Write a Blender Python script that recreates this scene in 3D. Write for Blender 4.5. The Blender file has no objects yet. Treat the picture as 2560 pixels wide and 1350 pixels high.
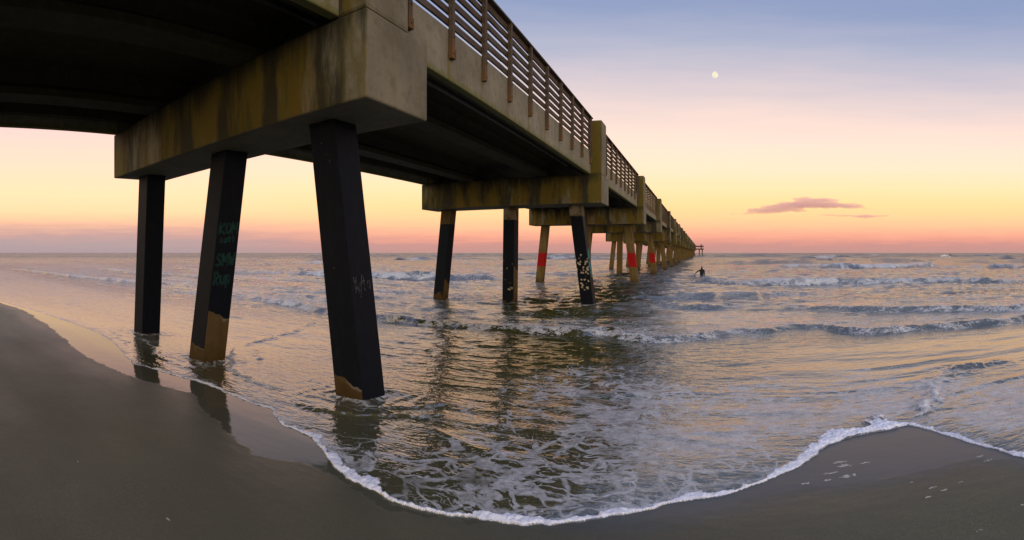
import bpy, bmesh, math, random
import numpy as np
from mathutils import Vector, Matrix
random.seed(7)
scene = bpy.context.scene
COL = scene.collection
R = math.radians

# ------------------------------------------------------------------ helpers
def link(o, parent=None):
    COL.objects.link(o)
    if parent is not None:
        o.parent = parent
    return o

def empty(name, loc=(0, 0, 0)):
    o = bpy.data.objects.new(name, None)
    o.empty_display_size = 0.3
    o.location = loc
    return link(o)

def tag(o, label=None, cat=None, group=None, kind=None):
    if label: o['label'] = label
    if cat: o['category'] = cat
    if group: o['group'] = group
    if kind: o['kind'] = kind
    return o

class MB:
    """collects boxes, skewed prisms, tubes -> one mesh object"""
    def __init__(self):
        self.bm = bmesh.new()
    def hexa(self, b, t, bevel=0.0, seg=2):
        vs = [self.bm.verts.new(p) for p in list(b) + list(t)]
        fs = [(3, 2, 1, 0), (4, 5, 6, 7), (0, 1, 5, 4), (1, 2, 6, 5), (2, 3, 7, 6), (3, 0, 4, 7)]
        faces = [self.bm.faces.new([vs[i] for i in f]) for f in fs]
        if bevel > 0:
            es = set(e for f in faces for e in f.edges)
            bmesh.ops.bevel(self.bm, geom=list(es), offset=bevel, segments=seg, affect='EDGES', profile=0.6)
        return self
    def box(self, x0, x1, y0, y1, z0, z1, bevel=0.0, seg=2):
        b = [(x0, y0, z0), (x1, y0, z0), (x1, y1, z0), (x0, y1, z0)]
        t = [(x0, y0, z1), (x1, y0, z1), (x1, y1, z1), (x0, y1, z1)]
        return self.hexa(b, t, bevel, seg)
    def prism_y(self, poly, y0, y1):
        """poly: list of (x,z) counter-clockwise seen from -y"""
        a = [self.bm.verts.new((x, y0, z)) for x, z in poly]
        b = [self.bm.verts.new((x, y1, z)) for x, z in poly]
        n = len(poly)
        self.bm.faces.new(a)
        self.bm.faces.new(list(reversed(b)))
        for i in range(n):
            j = (i + 1) % n
            self.bm.faces.new((a[j], a[i], b[i], b[j]))
        return self
    def tube(self, p0, p1, r, n=10):
        p0, p1 = Vector(p0), Vector(p1)
        d = (p1 - p0).normalized()
        u = d.orthogonal().normalized(); v = d.cross(u)
        a = [self.bm.verts.new(p0 + r * (math.cos(2*math.pi*i/n) * u + math.sin(2*math.pi*i/n) * v)) for i in range(n)]
        b = [self.bm.verts.new(p1 + r * (math.cos(2*math.pi*i/n) * u + math.sin(2*math.pi*i/n) * v)) for i in range(n)]
        self.bm.faces.new(list(reversed(a))); self.bm.faces.new(b)
        for i in range(n):
            j = (i + 1) % n
            self.bm.faces.new((a[i], a[j], b[j], b[i]))
        return self
    def build(self, name, mat, parent=None, smooth=False):
        bmesh.ops.recalc_face_normals(self.bm, faces=self.bm.faces[:])
        me = bpy.data.meshes.new(name)
        self.bm.to_mesh(me); self.bm.free()
        if mat: me.materials.append(mat)
        if smooth:
            me.polygons.foreach_set('use_smooth', [True] * len(me.polygons))
        return link(bpy.data.objects.new(name, me), parent)

# ------------------------------------------------------------------ node helpers
class NT:
    def __init__(self, tree):
        self.t = tree; self.n = tree.nodes; self.l = tree.links
        self.n.clear()
    def new(self, typ, **kw):
        nd = self.n.new(typ)
        for k, v in kw.items(): setattr(nd, k, v)
        return nd
    def put(self, sock, val):
        if val is None: return
        if hasattr(val, 'links') or isinstance(val, bpy.types.NodeSocket):
            self.l.new(val, sock)
        else:
            sock.default_value = val
    def math(self, op, a, b=None, c=None, clamp=False):
        nd = self.new('ShaderNodeMath', operation=op, use_clamp=clamp)
        self.put(nd.inputs[0], a); self.put(nd.inputs[1], b)
        if c is not None: self.put(nd.inputs[2], c)
        return nd.outputs[0]
    def mapr(self, v, a, b, c=0.0, d=1.0, smooth=False):
        nd = self.new('ShaderNodeMapRange', clamp=True)
        if smooth: nd.interpolation_type = 'SMOOTHSTEP'
        self.put(nd.inputs[0], v); self.put(nd.inputs[1], a); self.put(nd.inputs[2], b)
        self.put(nd.inputs[3], c); self.put(nd.inputs[4], d)
        return nd.outputs[0]
    def mix(self, f, a, b, blend='MIX'):
        nd = self.new('ShaderNodeMix', data_type='RGBA', blend_type=blend)
        self.put(nd.inputs[0], f)
        for i, v in ((6, a), (7, b)):
            if isinstance(v, tuple) and len(v) == 3: v = v + (1,)
            self.put(nd.inputs[i], v)
        return nd.outputs[2]
    def noise(self, vec, scale, detail=4, rough=0.55, dist=0.0):
        nd = self.new('ShaderNodeTexNoise')
        self.put(nd.inputs['Vector'], vec)
        nd.inputs['Scale'].default_value = scale; nd.inputs['Detail'].default_value = detail
        nd.inputs['Roughness'].default_value = rough; nd.inputs['Distortion'].default_value = dist
        return nd.outputs['Fac']
    def noisec(self, vec, scale, detail=3):
        nd = self.new('ShaderNodeTexNoise')
        self.put(nd.inputs['Vector'], vec)
        nd.inputs['Scale'].default_value = scale; nd.inputs['Detail'].default_value = detail
        return nd.outputs['Color']
    def voro(self, vec, scale, feature='F1', out='Distance', rand=1.0):
        nd = self.new('ShaderNodeTexVoronoi', feature=feature)
        self.put(nd.inputs['Vector'], vec); nd.inputs['Scale'].default_value = scale
        nd.inputs['Randomness'].default_value = rand
        return nd.outputs[out]
    def scale(self, vec, s):
        nd = self.new('ShaderNodeVectorMath', operation='MULTIPLY')
        self.put(nd.inputs[0], vec); nd.inputs[1].default_value = s
        return nd.outputs[0]
    def add(self, a, b):
        nd = self.new('ShaderNodeVectorMath', operation='ADD')
        self.put(nd.inputs[0], a); self.put(nd.inputs[1], b)
        return nd.outputs[0]
    def vscale(self, vec, k):
        nd = self.new('ShaderNodeVectorMath', operation='SCALE')
        self.put(nd.inputs[0], vec); self.put(nd.inputs['Scale'], k)
        return nd.outputs[0]
    def ramp(self, fac, stops, interp='LINEAR'):
        nd = self.new('ShaderNodeValToRGB')
        cr = nd.color_ramp; cr.interpolation = interp
        while len(cr.elements) < len(stops): cr.elements.new(0.5)
        for e, (p, c) in zip(cr.elements, stops):
            e.position = p
            e.color = (c if isinstance(c, tuple) else (c, c, c)) + ((1,) if not isinstance(c, tuple) or len(c) == 3 else ())
        self.put(nd.inputs[0], fac)
        return nd.outputs[0]
    def bump(self, h, strength, dist, normal=None):
        nd = self.new('ShaderNodeBump')
        nd.inputs['Strength'].default_value = strength; nd.inputs['Distance'].default_value = dist
        self.put(nd.inputs['Height'], h)
        if normal is not None: self.put(nd.inputs['Normal'], normal)
        return nd.outputs[0]
    def pbsdf(self, color, rough, spec=0.5, normal=None, ior=1.45):
        nd = self.new('ShaderNodeBsdfPrincipled')
        if isinstance(color, tuple): color = color + (1,) if len(color) == 3 else color
        self.put(nd.inputs['Base Color'], color); self.put(nd.inputs['Roughness'], rough)
        self.put(nd.inputs['Specular IOR Level'], spec); nd.inputs['IOR'].default_value = ior
        if normal is not None: self.put(nd.inputs['Normal'], normal)
        return nd.outputs[0]
    def out(self, shader, volume=False):
        o = self.new('ShaderNodeOutputMaterial')
        self.l.new(shader, o.inputs['Volume' if volume else 'Surface'])
    def attr(self, name):
        nd = self.new('ShaderNodeAttribute', attribute_name=name)
        return nd.outputs['Fac']
    def pos(self):
        return self.new('ShaderNodeNewGeometry').outputs['Position']
    def nrm(self):
        return self.new('ShaderNodeNewGeometry').outputs['True Normal']
    def sep(self, v):
        nd = self.new('ShaderNodeSeparateXYZ'); self.put(nd.inputs[0], v)
        return nd.outputs

def mat(name):
    m = bpy.data.materials.new(name); m.use_nodes = True
    return m, NT(m.node_tree)

def lin(r, g, b):
    f = lambda c: (c/255/12.92) if c/255 <= 0.04045 else ((c/255 + 0.055)/1.055)**2.4
    return (f(r), f(g), f(b))

# ------------------------------------------------------------------ materials
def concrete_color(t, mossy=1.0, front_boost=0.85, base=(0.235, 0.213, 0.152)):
    p = t.pos(); n = t.sep(t.nrm())
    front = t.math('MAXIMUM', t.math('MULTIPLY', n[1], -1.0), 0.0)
    streak = t.noise(t.scale(p, (0.9, 0.9, 0.22)), 1.1, 9, 0.62)
    streak2 = t.noise(t.scale(p, (1.0, 1.0, 0.16)), 1.3, 9, 0.68)
    streak3 = t.noise(t.scale(p, (3.0, 3.0, 0.35)), 1.0, 8, 0.70)
    blot = t.noise(p, 1.1, 5, 0.62)
    fine = t.noise(p, 28.0, 4, 0.7)
    mid = t.noise(p, 6.0, 5, 0.65)
    base_c = t.mix(t.mapr(blot, 0.35, 0.68), tuple(c*0.78 for c in base), tuple(c*1.16 for c in base))
    base_c = t.mix(t.math('MULTIPLY', t.mapr(mid, 0.5, 0.72), 0.55), base_c, (0.125, 0.105, 0.062))
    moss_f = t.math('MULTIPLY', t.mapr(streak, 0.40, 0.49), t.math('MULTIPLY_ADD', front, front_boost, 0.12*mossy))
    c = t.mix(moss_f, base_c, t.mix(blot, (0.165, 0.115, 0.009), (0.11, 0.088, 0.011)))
    rust = t.math('MULTIPLY', t.mapr(streak3, 0.54, 0.68), t.math('MULTIPLY_ADD', front, 0.7, 0.06))
    c = t.mix(rust, c, (0.19, 0.078, 0.006))
    dark = t.math('MULTIPLY', t.mapr(streak2, 0.49, 0.58), t.math('MULTIPLY_ADD', front, 0.82, 0.10))
    c = t.mix(dark, c, (0.032, 0.030, 0.018))
    zz = t.math('ADD', t.sep(p)[2], t.math('MULTIPLY', t.math('SUBTRACT', streak3, 0.5), 2.4))
    runs = t.math('MULTIPLY', t.math('MULTIPLY', t.mapr(zz, 4.65, 5.1), t.mapr(t.sep(p)[2], 5.1, 5.16, 1, 0)), t.math('MULTIPLY', front, 0.8))
    c = t.mix(runs, c, (0.020, 0.019, 0.011))
    c = t.mix(t.mapr(fine, 0.3, 0.75, 0.0, 0.35), c, t.mix(1.0, c, (0.55, 0.55, 0.52), 'MULTIPLY'))
    c = t.mix(1.0, c, (.76, .76, .76), 'MULTIPLY')
    return c, p, fine, blot, mid

def mk_concrete(name, **kw):
    m, t = mat(name)
    c, p, fine, blot, mid = concrete_color(t, **kw)
    nb = t.bump(t.math('ADD', fine, t.math('MULTIPLY', mid, 0.8)), 0.35, 0.012)
    t.out(t.pbsdf(c, 0.85, 0.3, nb))
    return m

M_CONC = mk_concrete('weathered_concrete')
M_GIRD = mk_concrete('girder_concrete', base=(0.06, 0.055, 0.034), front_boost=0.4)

# fascia: moss line along the lower arris, drip streaks under the bolted posts
m, t = mat('fascia_concrete')
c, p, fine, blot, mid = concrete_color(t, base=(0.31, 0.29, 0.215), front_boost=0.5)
px = t.sep(p)
wob = t.noise(p, 9.0, 3)
edge = t.mapr(t.math('ADD', px[2], t.math('MULTIPLY', t.math('SUBTRACT', wob, 0.5), 0.22)), 5.12, 5.22, 0.85, 0.0)
c = t.mix(edge, c, (0.12, 0.12, 0.03))
yb = t.math('SUBTRACT', t.math('FLOORED_MODULO', t.math('SUBTRACT', px[1], 4.662), 13.702), 1.46)
fr = t.math('ABSOLUTE', t.math('SUBTRACT', t.math('FRACT', t.math('ADD', t.math('DIVIDE', yb, 1.335), 0.5)), 0.5))
drip = t.math('MULTIPLY', t.mapr(fr, 0.018, 0.05, 0.75, 0.0, True), t.mapr(px[2], 5.45, 5.53, 1.0, 0.0))
drip = t.math('MULTIPLY', drip, t.mapr(t.noise(t.scale(p, (1, 1.1, 0.1)), 1.0, 2), 0.35, 0.6, 0.25, 1.0))
c = t.mix(drip, c, (0.125, 0.105, 0.025))
topd = t.mapr(t.math('ADD', px[2], t.math('MULTIPLY', blot, 0.5)), 5.95, 6.2, 0.0, 0.35)
c = t.mix(topd, c, (0.12, 0.11, 0.08))
t.out(t.pbsdf(c, 0.85, 0.3, t.bump(t.math('ADD', fine, mid), 0.35, 0.012)))
M_FASC = m

m, t = mat('weathered_timber')
p = t.pos()
g1 = t.noise(t.scale(p, (14, 1.2, 14)), 1.6, 5, 0.65)
g2 = t.noise(p, 1.9, 3)
c = t.mix(t.mapr(g1, 0.3, 0.7), (0.034, 0.023, 0.015), (0.088, 0.062, 0.041))
c = t.mix(t.mapr(g2, 0.45, 0.7, 0, 0.5), c, (0.10, 0.088, 0.075))
t.out(t.pbsdf(c, 0.75, 0.3, t.bump(g1, 0.3, 0.01)))
M_WOOD = m
m, t = mat('post_timber')
p = t.pos()
g1 = t.noise(t.scale(p, (14, 14, 1.0)), 1.6, 5, 0.65)
g2 = t.noise(p, 2.3, 3)
c = t.mix(t.mapr(g1, 0.3, 0.7), (0.040, 0.028, 0.019), (0.10, 0.071, 0.048))
z = t.sep(p)[2]
rb = t.mapr(t.math('ADD', z, t.math('MULTIPLY', g2, 0.5)), 5.75, 6.15, 0.75, 0.0)
c = t.mix(rb, c, (0.15, 0.07, 0.02))
t.out(t.pbsdf(c, 0.75, 0.3, t.bump(g1, 0.3, 0.01)))
M_POST = m
m, t = mat('rusty_steel')
p = t.pos(); g1 = t.noise(p, 30, 4)
t.out(t.pbsdf(t.mix(g1, (0.06, 0.03, 0.015), (0.22, 0.09, 0.03)), 0.8, 0.4))
M_RUST = m
m, t = mat('grey_conduit')
p = t.pos(); t.out(t.pbsdf(t.mix(t.noise(p, 9), (0.06, 0.06, 0.06), (0.12, 0.115, 0.1)), 0.5, 0.4))
M_PIPE = m

def pile_mat(name, top=None, bot_front=-9, bot_side=-9, chips=None, band=None, paint=True, rag=0.22, halo=True):
    m, t = mat(name)
    p = t.pos(); n = t.sep(t.nrm()); z = t.sep(p)[2]
    streak = t.noise(t.scale(p, (3.0, 3.0, 0.35)), 1.7, 5, 0.6)
    fine = t.noise(p, 22, 4, 0.7); mid = t.noise(p, 5.0, 5, 0.6)
    if paint:
        c = t.mix(t.mapr(streak, 0.34, 0.62), (0.105, 0.073, 0.032), (0.088, 0.053, 0.015))
    else:
        c = t.mix(t.mapr(streak, 0.34, 0.62), (0.19, 0.14, 0.064), (0.14, 0.088, 0.022))
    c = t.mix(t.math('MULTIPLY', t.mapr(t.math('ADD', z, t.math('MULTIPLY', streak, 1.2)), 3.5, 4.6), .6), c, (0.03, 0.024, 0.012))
    c = t.mix(t.mapr(mid, 0.52, 0.7, 0, 0.55), c, (0.10, 0.075, 0.03))
    zn = t.math('ADD', z, t.math('MULTIPLY', t.math('SUBTRACT', mid, 0.5), 0.7))
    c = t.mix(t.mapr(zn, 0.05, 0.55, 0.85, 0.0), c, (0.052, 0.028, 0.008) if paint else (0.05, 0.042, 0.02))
    rough = 0.85
    if band:
        zz = t.math('ADD', z, t.math('MULTIPLY', t.math('SUBTRACT', fine, 0.5), 0.02))
        bf = t.math('MULTIPLY', t.mapr(zz, band[0]-0.01, band[0]+0.01), t.mapr(zz, band[1]-0.01, band[1]+0.01, 1, 0))
        if len(band) > 2:
            bf = t.math('MULTIPLY', bf, t.math('GREATER_THAN', t.math('MULTIPLY', n[1], -1.0), 0.5))
        c = t.mix(bf, c, (0.36, 0.012, 0.012))
    if paint:
        side = t.math('GREATER_THAN', n[0], 0.5)
        bz = t.math('MULTIPLY_ADD', side, bot_side - bot_front, bot_front)
        big = t.noise(t.add(p, (13.1, 4.7, 2.2)), 2.6, 2, 0.5)
        rg = t.math('ADD', t.math('MULTIPLY', t.math('SUBTRACT', big, 0.5), rag*4.2), t.math('MULTIPLY', t.math('SUBTRACT', mid, 0.5), rag*0.8))
        h = t.math('SUBTRACT', t.math('ADD', z, rg), bz)
        pm = t.mapr(h, -0.006, 0.006)
        if halo:
            hl = t.math('MULTIPLY', t.mapr(h, -0.07, -0.015, 0.0, 0.6), t.mapr(big, 0.42, 0.6))
            c = t.mix(hl, c, (0.24, 0.22, 0.17))
        if top is not None:
            pm = t.math('MULTIPLY', pm, t.mapr(t.math('ADD', z, t.math('MULTIPLY', t.math('SUBTRACT', mid, 0.5), 0.05)), top-0.008, top+0.008, 1, 0))
        scuff = t.noise(t.scale(p, (4, 4, 1.4)), 3.0, 5, 0.7)
        bc = t.mix(t.mapr(scuff, 0.5, 0.8, 0, 0.55), (0.0028, 0.0050, 0.0098), (0.010, 0.0155, 0.026))
        tiny = t.voro(t.add(p, t.vscale(t.noisec(p, 12.0), 0.05)), 7.0, 'F1', 'Distance')
        tm = t.math('MULTIPLY', t.mapr(tiny, 0.05, 0.07, 1, 0), t.mapr(t.noise(p, 2.2, 2), .5, .56))
        bc = t.mix(t.math('MULTIPLY', tm, .8), bc, (0.14, 0.12, 0.085))
        if chips:
            z0, z1, thr, sc = chips
            wp = t.add(p, t.vscale(t.noisec(p, 9.0), 0.12))
            vd = t.voro(wp, sc, 'F1', 'Distance')
            blob = t.noise(t.add(p, (3.3, 9.1, 1.7)), 6.0, 4, 0.6)
            dens = t.math('MULTIPLY', t.mapr(z, z0, z0+0.12), t.mapr(z, z1-0.5, z1, 1, 0))
            ch = t.math('MULTIPLY', t.math('MULTIPLY', t.mapr(vd, 0.36, 0.40, 1, 0), t.mapr(blob, thr, thr+0.02)), t.mapr(dens, 0.02, 0.1))
            ch = t.math('MULTIPLY', ch, t.math('GREATER_THAN', t.math('MULTIPLY', n[1], -1.0), 0.5))
            bc = t.mix(ch, bc, (0.40, 0.34, 0.23))
        c = t.mix(pm, c, bc)
        rough = t.mapr(pm, 0, 1, 0.85, 0.62)
    c = t.mix(1.0, c, (.76, .76, .76), 'MULTIPLY')
    t.out(t.pbsdf(c, rough, 0.12, t.bump(t.math('ADD', fine, mid), 0.3, 0.008)))
    return m

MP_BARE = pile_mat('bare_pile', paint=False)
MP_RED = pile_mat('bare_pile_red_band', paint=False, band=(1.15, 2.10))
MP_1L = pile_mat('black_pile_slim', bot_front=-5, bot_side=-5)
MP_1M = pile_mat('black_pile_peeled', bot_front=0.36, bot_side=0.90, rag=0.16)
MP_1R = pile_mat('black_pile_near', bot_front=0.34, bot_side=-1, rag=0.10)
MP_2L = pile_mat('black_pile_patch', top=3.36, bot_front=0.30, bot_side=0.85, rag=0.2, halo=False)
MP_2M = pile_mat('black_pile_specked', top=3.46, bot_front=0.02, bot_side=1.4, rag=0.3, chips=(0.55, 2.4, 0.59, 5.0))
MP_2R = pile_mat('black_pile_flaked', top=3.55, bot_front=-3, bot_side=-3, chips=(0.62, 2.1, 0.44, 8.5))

def paint_mat(name, col):
    m, t = mat(name)
    p = t.pos()
    n1 = t.math('ADD', t.noise(p, 11, 5, .7), t.math('MULTIPLY', t.math('SUBTRACT', t.noise(p, 40, 3), .5), .5))
    t.out(t.pbsdf(t.mix(t.mapr(n1, .36, .62), (0.0045, 0.0055, 0.009), tuple(min(1, c*1.15) for c in col)), 0.65, 0.2))
    return m
M_GREEN = paint_mat('green_spray', (0.002, 0.033, 0.026))
M_CHALK = paint_mat('scratched_grey', (0.07, 0.07, 0.066))
M_CYAN = paint_mat('cyan_spray', (0.0, 0.20, 0.22))

# ------------------------------------------------------------------ the pier
EYE = 2.1
Y1, SP, DEP = 4.662, 13.702, 1.405
XR, XL = -3.767, -11.711
pier = empty('fishing_pier', (-7.74, Y1, 0))
tag(pier, 'long concrete fishing pier on battered piles running out to the horizon', 'pier')
PO = Vector(pier.location)
def fin(o):
    """place part under the pier, geometry was written in world coordinates"""
    o.location = o.location - PO
    return o

def pile(k, xt, yt, xb, yb, mtl, ztop, label=None, w=0.25):
    # (xb,yb) is the axis at z = 0, (xt,yt) at z = 4
    def ax(z):
        f = z / 4.0
        return xb + (xt - xb) * f, yb + (yt - yb) * f
    zb = -1.2 if k < 2 else -3.0
    mb = MB(); rows = []
    x0, y0 = ax(zb); x1, y1 = ax(ztop + 0.04)
    sq = lambda x, y, z: [(x-w, y-w, z), (x+w, y-w, z), (x+w, y+w, z), (x-w, y+w, z)]
    mb.hexa(sq(x0, y0, zb), sq(x1, y1, ztop + 0.04), 0.02 if k < 5 else 0.0, 2)
    o = fin(mb.build('pile', mtl, pier))
    if label: o['label'] = label
    return o, ax

for k in range(-2, 25):
    y = Y1 + SP * k
    zb = 4.0 if k < 4 else 3.5
    bv = 0.035 if k < 6 else 0.0
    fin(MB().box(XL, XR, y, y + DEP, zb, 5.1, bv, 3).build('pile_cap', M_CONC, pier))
    yc = y + DEP / 2
    specs = [(-10.72, 0, -11.15, 0), (-7.75, 0, -7.80, 0), (-4.95, 0, -4.43, 0)]
    if k == 0:
        specs = [(-11.02, 0.05, -11.30, 0.03), (-7.70, 0.06, -7.84, -0.38), (-4.98, 0, -4.43, 0)]
    mats = [MP_BARE] * 3; labs = [None] * 3
    if k == 0:
        mats = [MP_1L, MP_1M, MP_1R]
        labs = ['black painted pile with clean edges', 'black pile with green spray lettering and a peeled yellow foot', 'black pile with grey scratched letters']
    elif k == 1:
        mats = [MP_2L, MP_2M, MP_2R]
        labs = ['black pile with bare yellow patch near its foot', 'black pile with few cream chips', 'black pile thickly flecked with cream chips']
    elif k == 2:
        mats = [MP_RED, MP_BARE, MP_RED]
        labs = ['bare pile with red band', None, 'bare pile with red band']
    elif k == 3:
        mats = [MP_BARE, MP_BARE, MP_RED]; labs = [None, None, 'bare pile with red band']
    elif k == -1:
        mats = [MP_1L, MP_1L, MP_1L]
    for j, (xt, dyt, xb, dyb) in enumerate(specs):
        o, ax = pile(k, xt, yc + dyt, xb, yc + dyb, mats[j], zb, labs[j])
        if k in (0, 1):
            PAX = globals().setdefault('PAX', {}); PAX[(k, j)] = (o, ax)
    # pilasters standing on the cap ends
    for side in (1, -1):
        x0, x1 = (XR - 0.55, XR - 0.004) if side > 0 else (XL + 0.004, XL + 0.5)
        mb = MB().box(x0, x1, y + 0.004, y + 0.93, 5.1, 7.16, 0.05 if k < 8 else 0.0, 2)
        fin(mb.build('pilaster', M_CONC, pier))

# superstructure per bay
FX0, FX1 = -4.36, -4.20
def rail_bay(ya, yb, x_out, side, detail, first):
    """ya..yb clear length of the bay; x_out outer face of the fascia"""
    s = side
    mb = MB()
    rz = [(6.06, 6.175), (6.26, 6.375), (6.46, 6.575), (6.66, 6.775), (6.86, 6.975), (7.05, 7.19)]
    for z0, z1 in rz:
        # boards sag and stagger a little from one length to the next
        n = 3 if detail else 1
        L = (yb - ya) / n
        for i in range(n):
            dz = random.uniform(-0.008, 0.008) if detail else 0
            mb.box(x_out - s*0.045, x_out - s*0.004, ya + i*L + 0.003, ya + (i+1)*L - 0.003, z0 + dz, z1 + dz)
    ys = [ya + 0.53 + 1.335 * j for j in range(10)]
    if not detail:
        for yy in ys:
            mb.box(x_out + s*0.003, x_out + s*0.093, yy - 0.047, yy + 0.047, 5.48, 7.193)
    r = fin(mb.build('railing', M_WOOD, pier))
    cap = MB().box(x_out - s*0.09, x_out + s*0.105, ya, yb, 7.195, 7.24, 0.008 if detail else 0, 1)
    c = cap.build('handrail', M_WOOD, r)
    if detail:
        for j, yy in enumerate(ys):
            zb = 5.47 + random.uniform(-0.015, 0.02)
            mb = MB().box(x_out + s*0.003, x_out + s*0.093, yy - 0.047, yy + 0.047, zb, 7.193, 0.006, 1)
            if detail > 1:
                for zz in (5.56, 5.84):
                    mb.tube((x_out + s*0.094, yy, zz), (x_out + s*0.112, yy, zz), 0.018, 8)
                if j < 2 and first:
                    mb.box(x_out + s*0.004, x_out + s*0.10, yy + 0.048, yy + 0.06, zb - 0.01, zb + 0.16)
            mb.build('post', M_POST, r)
    return r

for k in range(-2, 24):
    ya = Y1 + SP * k + 0.96; yb = Y1 + SP * (k + 1) - 0.012
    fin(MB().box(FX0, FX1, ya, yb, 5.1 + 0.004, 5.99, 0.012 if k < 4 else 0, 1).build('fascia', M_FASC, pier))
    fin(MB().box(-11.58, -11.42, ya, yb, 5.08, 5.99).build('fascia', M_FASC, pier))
    y0 = Y1 + SP * k + 0.7; y1 = Y1 + SP * (k + 1) + 0.698
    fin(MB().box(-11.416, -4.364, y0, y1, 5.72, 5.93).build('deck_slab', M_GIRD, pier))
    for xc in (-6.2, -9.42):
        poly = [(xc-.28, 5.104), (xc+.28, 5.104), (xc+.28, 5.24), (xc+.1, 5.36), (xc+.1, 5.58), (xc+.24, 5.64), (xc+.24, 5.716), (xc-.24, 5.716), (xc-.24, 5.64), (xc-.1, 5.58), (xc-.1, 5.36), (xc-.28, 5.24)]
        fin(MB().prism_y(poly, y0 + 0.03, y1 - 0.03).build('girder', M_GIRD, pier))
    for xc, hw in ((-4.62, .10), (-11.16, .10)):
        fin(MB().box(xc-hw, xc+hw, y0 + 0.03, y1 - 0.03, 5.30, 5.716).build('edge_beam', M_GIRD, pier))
    fin(MB().tube((-5.35, y0, 5.62), (-5.35, y1, 5.62), 0.045, 10).build('conduit', M_PIPE, pier, True))
    det = 2 if k in (0, 1) else (1 if k in (2, 3) else 0)
    rail_bay(ya, yb, FX1, 1, det, k == 0)
    rail_bay(ya, yb, -11.58, -1, 0, False)

# pier head far out
HY = Y1 + SP * 24 + DEP
h = MB().box(-14.0, 1.5, HY, HY + 14, 4.25, 5.05); fin(h.build('head_deck', M_CONC, pier))
h = MB()
for x0, x1, y0, y1 in ((-14, 1.5, HY, HY+.2), (-14, 1.5, HY+13.8, HY+14), (1.3, 1.5, HY+.204, HY+13.796), (-14, -13.8, HY+.204, HY+13.796)):
    h.box(x0, x1, y0, y1, 6.15, 6.95)
for xx in [-13.6 + 1.9*i for i in range(8)] + [1.36]:
    h.box(xx, xx + .1, HY + .02, HY + .18, 5.05, 6.15)
fin(h.build('head_rail', M_WOOD, pier))
for xx in (-12.5, -9, -5, -1.46, 0.55):
    fin(MB().box(xx-.35, xx+.35, HY + 2, HY + 2.7, -4, 4.246).build('pile', MP_BARE, pier))
fin(MB().box(-0.55, 0.25, HY + .6, HY + 1.4, 5.05, 7.5).box(-0.75, 0.45, HY + .4, HY + 1.6, 7.5, 7.75).build('shelter', M_WOOD, pier))

# graffiti ribbons, 3 mm proud of the pile faces
def strokes(key, lines, width, mtl, label, u0=0.0, thick=0.003):
    o, ax = PAX[key]
    mb = MB(); bm = mb.bm
    for ln in lines:
        for (ua, za), (ub, zb_) in zip(ln[:-1], ln[1:]):
            dx, dz = ub - ua, zb_ - za
            L = math.hypot(dx, dz) or 1e-6
            nx, nz = -dz / L * width / 2, dx / L * width / 2
            ex, ez = dx / L * width * 0.35, dz / L * width * 0.35
            q = [(ua-ex+nx, za-ez+nz), (ub+ex+nx, zb_+ez+nz), (ub+ex-nx, zb_+ez-nz), (ua-ex-nx, za-ez-nz)]
            def pt(u, z, off):
                x, y = ax(z)
                return (x + 0.25 + off, y + u, z)
            off = thick + random.uniform(0, 0.0012)
            b = [pt(u, z, 0.0012) for u, z in q]; tp = [pt(u, z, off) for u, z in q]
            mb.hexa(b, tp)
    g = mb.build('marking' if mtl is M_CYAN else 'lettering', mtl, o)
    g.location = Vector(o.location) * 0 
    g.location = (0, 0, 0)
    g['label'] = label
    return g

GL = {
 'K': [[(0, 0), (0, 1)], [(.8, 1), (.05, .45), (.85, 0)]],
 'O': [[(.15, .1), (0, .5), (.2, .95), (.65, .95), (.85, .5), (.65, .05), (.15, .1)]],
 'M': [[(0, 0), (.05, 1), (.42, .35), (.8, 1), (.88, 0)]],
 'S': [[(.8, .9), (.4, 1), (.05, .78), (.4, .52), (.8, .3), (.45, 0), (0, .08)]],
 'W': [[(0, 1), (.2, 0), (.42, .65), (.66, 0), (.88, 1)]],
 'R': [[(0, 0), (0, 1), (.6, .95), (.7, .7), (.5, .5), (.02, .48), (.75, 0)]],
 'u': [[(0, .65), (.05, .1), (.4, 0), (.65, .2), (.68, .65), (.72, 0)]],
 'p': [[(0, .65), (0, -.35)], [(0, .6), (.5, .62), (.6, .3), (.4, .02), (0, .1)]],
 't': [[(.25, 1), (.28, .1), (.55, 0)], [(0, .66), (.55, .68)]],
 'a': [[(.6, .6), (.2, .62), (0, .3), (.2, .02), (.55, .15), (.6, .62), (.66, 0)]],
 'o': [[(.3, .62), (.05, .4), (.1, .08), (.45, .02), (.62, .3), (.5, .6), (.3, .62)]],
 'V': [[(0, 1), (.42, 0), (.72, 1.1)]],
}
def word(s, u, z, w, h):
    out = []
    cw = w / len(s)
    for i, ch in enumerate(s):
        for ln in GL[ch]:
            out.append([(u + cw * (i + 0.92 * a), z + h * b + 0.01 * i) for a, b in ln])
    return out
green = word('KOM', -0.20, 2.45, 0.42, 0.19) + word('tatt', -0.17, 2.29, 0.36, 0.09) + word('SMW', -0.20, 1.86, 0.42, 0.21) + word('Rup', -0.20, 1.52, 0.40, 0.22)
strokes((0, 1), green, 0.042, M_GREEN, 'green spray painted letters')
strokes((0, 2), word('Vota', -0.19, 1.55, 0.40, 0.20) + [[(-.19, 1.78), (-.06, 1.48), (0.0, 1.80)]], 0.010, M_CHALK, 'pale grey scratched letters')
cy = []
for z0, z1, u0 in ((1.90, 2.24, 0.02), (1.52, 1.74, -0.04), (1.20, 1.44, 0.06)):
    cy += [[(u0-.10, z0), (u0-.06, z1-.05)], [(u0-.02, z1), (u0+.01, z0-.03), (u0+.1, z0+.05)], [(u0+.1, z0+.02), (u0+.08, z1-.03)]]
strokes((1, 2), cy, 0.09, M_CYAN, 'cyan spray paint daubs')

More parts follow.
